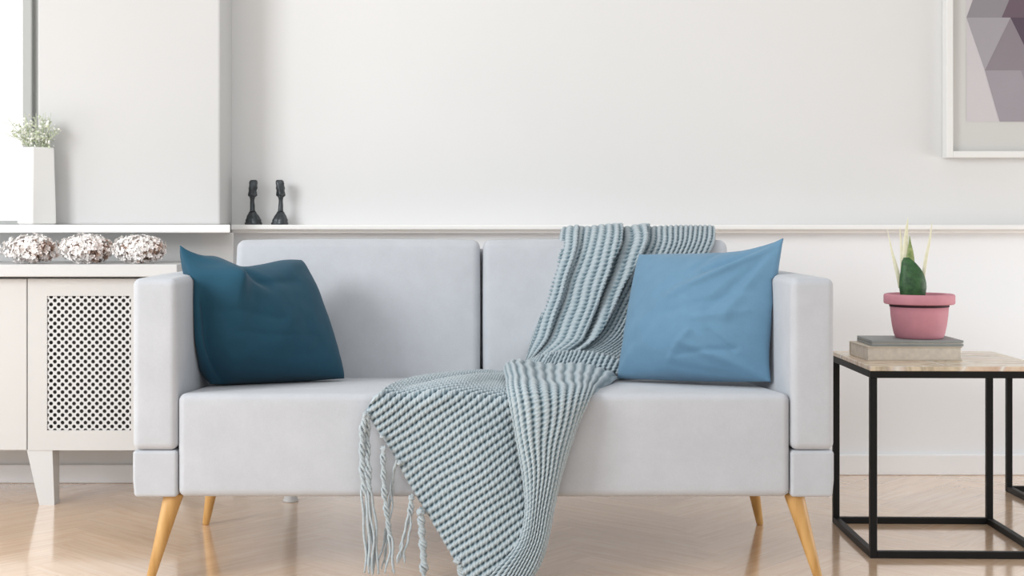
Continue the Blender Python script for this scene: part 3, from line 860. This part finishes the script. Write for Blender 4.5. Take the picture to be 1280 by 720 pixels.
# ------------------------------------------------------------------ vase with sprigs
vy = 4.232
vx = XP(46, vy)
def vase_ring(s, z, rot=PI / 4 + 0.05, ch=0.05):
    pts = []
    for k in range(4):
        a = rot + k * PI / 2
        c = Vector((math.cos(a), math.sin(a)))
        nx = Vector((math.cos(a + PI / 2), math.sin(a + PI / 2)))
        for t in (-ch, 0.0, ch):
            q = c * (1 - abs(t) * 1.0 - (0.02 if t == 0 else 0)) + nx * t
            pts.append((vx + q.x * s, vy + q.y * s, z))
    return pts
zb = 0.8035
vprof = [(0.050, zb), (0.0565, zb + 0.004), (0.055, zb + 0.06), (0.0525, zb + 0.14), (0.050, zb + 0.228), (0.0485, zb + 0.232), (0.0455, zb + 0.228), (0.046, zb + 0.10), (0.046, zb + 0.02)]
vs, fs = [], []
for (s, z) in vprof: vs += vase_ring(s * 1.03, z, rot=-PI / 2 + 0.10)
for i in range(len(vprof) - 1):
    for k in range(12):
        k2 = (k + 1) % 12
        fs.append([i * 12 + k, i * 12 + k2, (i + 1) * 12 + k2, (i + 1) * 12 + k])
fs.append(list(range(12))[::-1]); fs.append([(len(vprof) - 1) * 12 + k for k in range(12)])
vase = from_py('vase', vs, fs, M['vase'], sm=False)
tag(vase, 'tall white faceted ceramic vase on the sill by the window', 'vase')
rd = random.Random(21)
sp = thing('flower_sprig', 'loose bunch of pale green and tiny white blossom sprigs in the white vase', 'flowers', (vx, vy, zb + 0.15))
stems, buds, leaves = [], [], []
def bud(p, r):
    n = Vector((rd.gauss(0, 1), rd.gauss(0, 1) - .5, rd.gauss(0, 1))).normalized()
    a = n.orthogonal().normalized(); b = n.cross(a)
    vs = [p + n * r * .4]
    for k in range(5):
        an = k * 2 * PI / 5
        vs.append(p + (a * math.cos(an) + b * math.sin(an)) * r)
    vs.append(p - n * r * .5)
    fs = []
    for k in range(5):
        k1, k2 = 1 + k, 1 + (k + 1) % 5
        fs += [[0, k1, k2], [6, k2, k1]]
    return vs, fs
for k in range(30):
    a = rd.uniform(0, 2 * PI); lean = rd.uniform(0.005, 0.088) * (1.0 if rd.random() < .7 else 1.25)
    hh = rd.uniform(.03, .105)
    base = Vector((vx + rd.uniform(-.012, .012), vy + rd.uniform(-.012, .012), zb + 0.16))
    mid = Vector((vx + .025 * math.cos(a), vy + .02 * math.sin(a), zb + 0.235))
    tip = Vector((vx - 0.005 + (lean + .01) * math.cos(a), vy + (lean * .55) * math.sin(a) - .01, zb + 0.235 + hh * (1.2 - lean * 5)))
    c = edge_interp([base, mid, tip], 8)
    stems.append(tube_data(c, [.0009] * 8, 5))
    for j in range(12):
        t = rd.uniform(.55, 1.0); q = c[min(7, int(t * 7))]
        tip2 = q + Vector((rd.gauss(0, .012), rd.gauss(0, .009), abs(rd.gauss(.004, .009))))
        stems.append(tube_data([q, q.lerp(tip2, .5) + Vector((0, 0, .001)), tip2], [.0005] * 3, 4))
        (buds if rd.random() < .72 else leaves).append(bud(tip2, rd.uniform(.0028, .0056)))
vs, fs = merge(stems); from_py('stem', vs, fs, M['sage'], sp)
vs, fs = merge(buds); o = from_py('blossom', vs, fs, M['petal'], sp, sm=False); o['kind'] = 'stuff'
vs, fs = merge(leaves); o = from_py('leaf', vs, fs, M['sage'], sp, sm=False); o['kind'] = 'stuff'

# ------------------------------------------------------------------ two dark candlesticks on the ledge
def candlestick(px, mirror, seed, label):
    d = 4.447; x = XP(px, d); z0 = ZL1
    s = 0.142 / 57.0     # metres per photo pixel of height
    t = thing('candlestick', label, 'candlestick', (x, d, z0), 'dark candlesticks on the ledge')
    def lathe_part(name, prof, wob, tw):
        vs, fs = lathe_data([(r, z0 + z) for r, z in prof], x, d, 28)
        out = []
        for v in vs:
            v = Vector(v); dx, dy, zz = v.x - x, v.y - d, v.z - z0
            an = math.atan2(dy, dx) + zz * tw
            f = 1 + wob * math.sin(4 * an) + wob * 0.7 * noise.noise(Vector((dx * 70, dy * 70 + seed, zz * 70)))
            out.append((x + dx * f + mirror * 0.004 * math.sin(zz / .142 * PI), d + dy * f, v.z))
        fs = fs + [list(range(28))[::-1], [len(prof) * 28 - 28 + k for k in range(28)]]
        return from_py(name, out, fs, M['iron'], t)
    lathe_part('base', [(.0245, 0), (.0255, .004), (.0225, .010), (.0235, .014), (.0205, .020), (.0175, .028), (.0120, .036), (.0105, .041)], .10, 0)
    lathe_part('stem', [(.0100, .040), (.0085, .046), (.0070, .060), (.0065, .075), (.0075, .086), (.0105, .090)], .12, 60)
    lathe_part('holder', [(.0100, .089), (.0135, .093), (.0125, .100), (.0115, .108), (.0140, .116), (.0130, .124), (.0145, .132), (.0120, .139), (.0085, .142), (.006, .139)], .14, 20)
    return t
candlestick(317, -1, 5, 'dark patinated candlestick on the ledge, the left one of the pair, nearest the wall corner')
candlestick(349.5, 1, 9, 'dark patinated candlestick on the ledge, the right one of the pair, farther from the corner')

# ------------------------------------------------------------------ side tables
def table(name, label, x0, x1, y0, y1, zt, bar, rot, slab, mat_slab):
    cx, cy = (x0 + x1) / 2, (y0 + y1) / 2
    t = thing(name, label, 'side table', (cx, cy, 0))
    hx, hy = (x1 - x0) / 2, (y1 - y0) / 2
    def bx(nm, a0, a1, b0, b1, c0, c1, m, bev=0.001):
        bm = bmesh.new(); add_box(bm, a0, a1, b0, b1, c0, c1, bev, 1)
        me = bpy.data.meshes.new(nm); bmesh.ops.recalc_face_normals(bm, faces=bm.faces[:]); bm.to_mesh(me); bm.free()
        o = bpy.data.objects.new(nm, me); me.materials.append(m); C.objects.link(o); o.parent = t
        return o
    zf = zt - slab
    bx('tabletop', -hx - .001, hx + .001, -hy - .001, hy + .001, zf + 0.0002, zt, mat_slab, 0.0015)
    for sx in (-1, 1):
        for sy in (-1, 1):
            xa = sx * hx; ya = sy * hy
            bx('leg', min(xa, xa - sx * bar), max(xa, xa - sx * bar), min(ya, ya - sy * bar), max(ya, ya - sy * bar), 0, zf - bar, M['black'])
    for (c0, c1, nm) in ((zf - bar, zf, 'top_rail'), (0.0, bar, 'floor_rail')):
        ins = 0 if nm == 'top_rail' else bar
        for sy in (-1, 1):
            ya = sy * hy
            bx(nm, -hx + ins, hx - ins, min(ya, ya - sy * bar), max(ya, ya - sy * bar), c0, c1, M['black'])
        for sx in (-1, 1):
            xa = sx * hx
            bx(nm, min(xa, xa - sx * bar), max(xa, xa - sx * bar), -hy + bar, hy - bar, c0, c1, M['black'])
    t.rotation_euler = (0, 0, rot)
    return t
tx0, tx1 = 0.940, 1.365
table('side_table', 'square black steel side table with banded stone top under the pink pot', tx0, tx1, 3.36, 3.77, 0.462, 0.0165, math.radians(-1.5), 0.012, M['marble'])
table('side_table', 'lower black steel side table behind the pot table, partly cut off at right', 1.578, 1.978, 3.82, 4.22, 0.378, 0.0165, 0, 0.004, M['black'])

# books
by = 3.58
def book(name, x0, x1, y0, y1, z0, z1, cover, rot, label, th=0.0025):
    t = thing(name, label, 'book', ((x0 + x1) / 2, (y0 + y1) / 2, z0))
    hx, hy = (x1 - x0) / 2, (y1 - y0) / 2; h = z1 - z0
    def put(nm, bm, m):
        me = bpy.data.meshes.new(nm); bmesh.ops.recalc_face_normals(bm, faces=bm.faces[:]); bm.to_mesh(me); bm.free()
        o = bpy.data.objects.new(nm, me); me.materials.append(m); C.objects.link(o); o.parent = t; return o
    bm = bmesh.new()
    add_box(bm, -hx, hx, -hy, hy, 0, th, 0.0006, 1); add_box(bm, -hx, hx, -hy, hy, h - th, h, 0.0006, 1)
    add_box(bm, -hx, hx, hy - th, hy, th * .9, h - th * .9)
    put('cover', bm, cover)
    bm = bmesh.new(); add_box(bm, -hx + .003, hx - .003, -hy + .003, hy - th, th, h - th)
    put('page_block', bm, M['pages'])
    t.rotation_euler = (0, 0, rot)
    return t
book('book', XP(1084, 3.5), XP(1203, 3.5), 3.50, 3.67, 0.462, 0.4975, M['book_beige'], 0.0, 'thicker beige book lying at the bottom of the two-book stack on the side table', .003)
book('book', XP(1092, 3.5), XP(1206, 3.5), 3.505, 3.66, 0.4980, 0.5125, M['book_grey'], -0.03, 'thin grey book directly under the pink pot', .006)

# ------------------------------------------------------------------ pot and plant
pdist = 3.585
pxc = XP(1149, pdist); k = pdist / F
z0 = 0.513
pot = thing('plant_pot', 'pink terracotta plant pot standing on the two books', 'plant pot', (pxc, pdist, z0))
R0, R1 = 29 * k, 35.5 * k
hb = 40 * k
prof = [(0.0, z0), (R0 - .002, z0), (R0, z0 + .002), (R0 + (R1 - R0) * .25, z0 + hb * .12), (R0 + (R1 - R0) * .60, z0 + hb * .38), (R0 + (R1 - R0) * .86, z0 + hb * .7), (R1, z0 + hb), (R1 - .003, z0 + hb + .0015), (R1 - .006, z0 + hb), (R0 - .006, z0 + .006), (0, z0 + .006)]
vs, fs = lathe_data(prof, pxc, pdist, 64); from_py('bowl', vs, fs, M['pot'], pot)
vs, fs = lathe_data([(R1 - .004, z0 + hb - .003), (R1 + .0012, z0 + hb - .002), (R1 + .0012, z0 + hb + .0035), (R1 - .004, z0 + hb + .004)], pxc, pdist, 64)
o = from_py('rim_shadow', vs, fs, M['pot_dark'], pot); o['label'] = 'dark band painted as the shadow under the rim'
RR = 43 * k; zr0 = z0 + hb + .0045; zr1 = z0 + 55 * k
prof = [(R1 - .004, zr0), (RR - .004, zr0), (RR - .0015, zr0 + .001), (RR, zr0 + .004), (RR, zr1 - .005), (RR - .002, zr1 - .001), (RR - .006, zr1), (RR - .010, zr1 - .001), (RR - .012, zr1 - .006), (R1 - .004, zr0 - .004)]
vs, fs = lathe_data(prof, pxc, pdist, 64); from_py('rim', vs, fs, M['pot'], pot)
vs, fs = lathe_data([(0, zr1 - .007), (RR * .5, zr1 - .0055), (RR - .011, zr1 - .008)], pxc, pdist, 48)
from_py('soil', vs, fs, M['soil'], pot)

plant = thing('potted_succulent', 'small succulent with one fat dark green leaf and pale spiky leaves in the pink pot', 'plant', (pxc, pdist, zr1 - .006))
def leaf(name, pts, widths, thick, mat, dd=0.0, seg=16):
    """fleshy leaf: oval cross sections along a curve"""
    c = edge_interp([P(x, y, pdist + dd) for x, y in pts], 26)
    wn = np.interp(np.linspace(0, 1, 26), np.linspace(0, 1, len(widths)), widths)
    vs, fs = [], []
    for i in range(26):
        for j in range(seg):
            a = 2 * PI * j / seg
            vs.append(c[i] + Vector((math.cos(a) * wn[i] * k / 1.0, math.sin(a) * max(.0008, wn[i] * k * thick), 0)))
    for i in range(25):
        for j in range(seg):
            j2 = (j + 1) % seg
            fs.append([i * seg + j, i * seg + j2, (i + 1) * seg + j2, (i + 1) * seg + j])
    fs.append(list(range(seg))[::-1]); fs.append([25 * seg + j for j in range(seg)])
    o = from_py(name, vs, fs, mat, plant); return o
o = leaf('leaf', [(1141, 370), (1141, 355), (1139, 338), (1133, 322)], [15.5, 16.5, 17.2, 17, 16.2, 15, 13, 10.8, 8, 3.5], .55, M['leaf_dark'], -.006); o['label'] = 'fat dark green leaf'
o = leaf('leaf', [(1137, 340), (1138, 318), (1137, 295)], [6, 6.0, 5, 3.5, 1.6, .4], .35, M['leaf_mid'], .004); o['label'] = 'yellow-green pointed leaf'
leaf('leaf', [(1131, 335), (1132, 310), (1133, 290), (1135, 272)], [3.5, 4.0, 3.6, 2.8, 1.8, .4], .3, M['leaf_cream'], .008)
leaf('leaf', [(1128, 345), (1127, 315), (1125, 284)], [2.0, 2.4, 2.0, 1.4, .3], .3, M['leaf_cream'], .010)
leaf('leaf', [(1153, 360), (1157, 325), (1162, 300), (1165, 278)], [2.0, 2.2, 2.4, 2.0, 1.2, .3], .3, M['leaf_cream'], .004)
leaf('leaf', [(1127, 362), (1122, 340), (1119, 328), (1117, 317)], [1.5, 1.8, 2.4, 1.8, .3], .3, M['leaf_cream'], .012)
leaf('leaf', [(1124, 360), (1117, 325), (1112, 300), (1109, 287)], [1.0, 1.1, 1.2, 1.6, .8, .2], .3, M['leaf_cream'], .014)

# ------------------------------------------------------------------ framed print
py_ = 4.478
fx0 = XP(1183, py_ - .02); fz0 = ZP(197, py_ - .02)
fw, fh = 0.64, 0.86
fx1, fz1 = fx0 + fw, fz0 + fh
pic = thing('framed_print', 'white framed print of grey and purple triangles hanging at the upper right', 'picture', ((fx0 + fx1) / 2, 4.49, fz0))
bm = bmesh.new(); fb = 0.021
add_box(bm, fx0, fx0 + fb, 4.455, 4.4985, fz0, fz1, .002); add_box(bm, fx1 - fb, fx1, 4.455, 4.4985, fz0, fz1, .002)
add_box(bm, fx0 + fb, fx1 - fb, 4.455, 4.4985, fz0, fz0 + fb, .002); add_box(bm, fx0 + fb, fx1 - fb, 4.455, 4.4985, fz1 - fb, fz1, .002)
from_bm('frame', bm, M['pic_frame'], pic)
box('mat_board', fx0 + fb, fx1 - fb, 4.478, 4.494, fz0 + fb, fz1 - fb, M['mat_board'], pic)
yp = 4.4772
px0, pz0 = XP(1208, yp), ZP(152, yp)
px1, pz1 = fx1 - (px0 - fx0), fz1 - (pz0 - fz0)
sheet = from_py('print', [(px0, yp, pz0), (px1, yp, pz0), (px1, yp, pz1), (px0, yp, pz1)], [[0, 1, 2, 3]], simple('print_paper', srgb(200, 196, 199), .8, .01), pic, sm=False)
pc = {}
def poly(pts, c):
    ky = tuple(c)
    if ky not in pc: pc[ky] = simple('print_ink', srgb(*(q * 0.90 for q in c)), .8, .02)
    vs = []
    for (x, y) in pts:
        X, Z = XP(x, yp), ZP(y, yp)
        vs.append((min(px1, X), yp - .0004 - .00008 * len(poly.parts), max(pz0, Z)))
    poly.parts.append((vs, [list(range(len(vs)))], pc[ky]))
poly.parts = []
A_, B_, C_, D_ = (1208, 22), (1263, 22), (1231, 88), (1249.5, 152)
poly([A_, B_, C_], (180, 175, 182))
poly([A_, (1218, -6), (1264, -6), (1252, 22)], (157, 152, 158))
poly([(1252, 22), (1264, -6), (1310, -6), (1310, 22)], (118, 100, 112))
poly([B_, C_, (1295.3, 88)], (152, 144, 152))
poly([B_, (1310, 22), (1310, 118)], (97, 82, 97))
poly([C_, (1276, 88), (1297, 152), D_], (172, 166, 174))
poly([(1276, 88), (1320, 88), (1345, 152), (1297, 152)], (158, 150, 160))
poly([(1310, 22), (1365, 22), (1335, 88), (1310, 118)], (135, 118, 130))
poly([(1264, -6), (1240, -70), (1300, -70), (1310, -6)], (150, 140, 150))
poly([(1218, -6), (1264, -6), (1240, -70)], (186, 180, 186))
poly([(1310, -6), (1300, -70), (1360, -60), (1365, 22), (1310, 22)], (120, 100, 114))
vs, fs, mats = [], [], []
for (v, f, m) in poly.parts:
    fs.append([i + len(vs) for i in f[0]]); vs += v; mats.append(m)
me = bpy.data.meshes.new('triangle_pattern'); me.from_pydata(vs, [], fs)
um = []
for m in mats:
    if m not in um: um.append(m); me.materials.append(m)
for pgn, m in zip(me.polygons, mats): pgn.material_index = um.index(m)
o = bpy.data.objects.new('triangle_pattern', me); C.objects.link(o); o.parent = sheet

# ------------------------------------------------------------------ light
sc = bpy.context.scene
w = bpy.data.worlds.new('sky'); sc.world = w; w.use_nodes = True
bg = w.node_tree.nodes['Background']; bg.inputs[0].default_value = (1.0, 0.99, 0.975, 1); bg.inputs[1].default_value = 0.42
def area(name, loc, target, sx, sy, power, col):
    l = bpy.data.lights.new(name, 'AREA'); l.shape = 'RECTANGLE'; l.size = sx; l.size_y = sy; l.energy = power; l.color = col
    o = bpy.data.objects.new(name, l); C.objects.link(o); o.location = loc
    o.rotation_euler = (Vector(target) - Vector(loc)).to_track_quat('-Z', 'Y').to_euler()
    return o
area('window_light', (-3.3, 0.7, 2.05), (0.0, 3.6, 0.5), 1.5, 1.5, 122, (0.96, 0.985, 1.0))
area('low_left_fill', (-3.3, 3.0, 0.50), (0.0, 3.7, 0.0), 1.4, 0.9, 17, (0.98, 0.99, 1.0))  # unseen low fill, added to brighten the floor under the sofa
area('front_fill', (-0.3, -1.0, 1.6), (0.1, 4.0, 0.6), 6.2, 2.9, 52, (0.98, 0.99, 1.0))  # unseen broad fill, added behind the camera for floor and lower wall
area('overhead_fill', (-0.8, 2.2, 2.74), (-0.8, 2.2, 0.0), 4.8, 4.2, 38, (1.0, 0.99, 0.975))  # unseen overhead fill, added in place of bounce from the ceiling
area('sky_light', (-4.2, 6.0, 2.0), (-3.9, 4.4, 1.5), 5.4, 5.0, 62, (1.0, 1.0, 1.0))
dl = area('low_right_fill', (3.3, 3.5, 0.50), (0.0, 3.95, 0.0), 1.8, 0.9, 15, (1.0, 0.985, 0.965))  # unseen fill added low at right for the floor and lower wall
dl.data.spread = math.radians(120)

sc.view_settings.view_transform = 'Standard'
sc.view_settings.look = 'None'
sc.view_settings.exposure = 0.0
sc.cycles.use_denoising = True
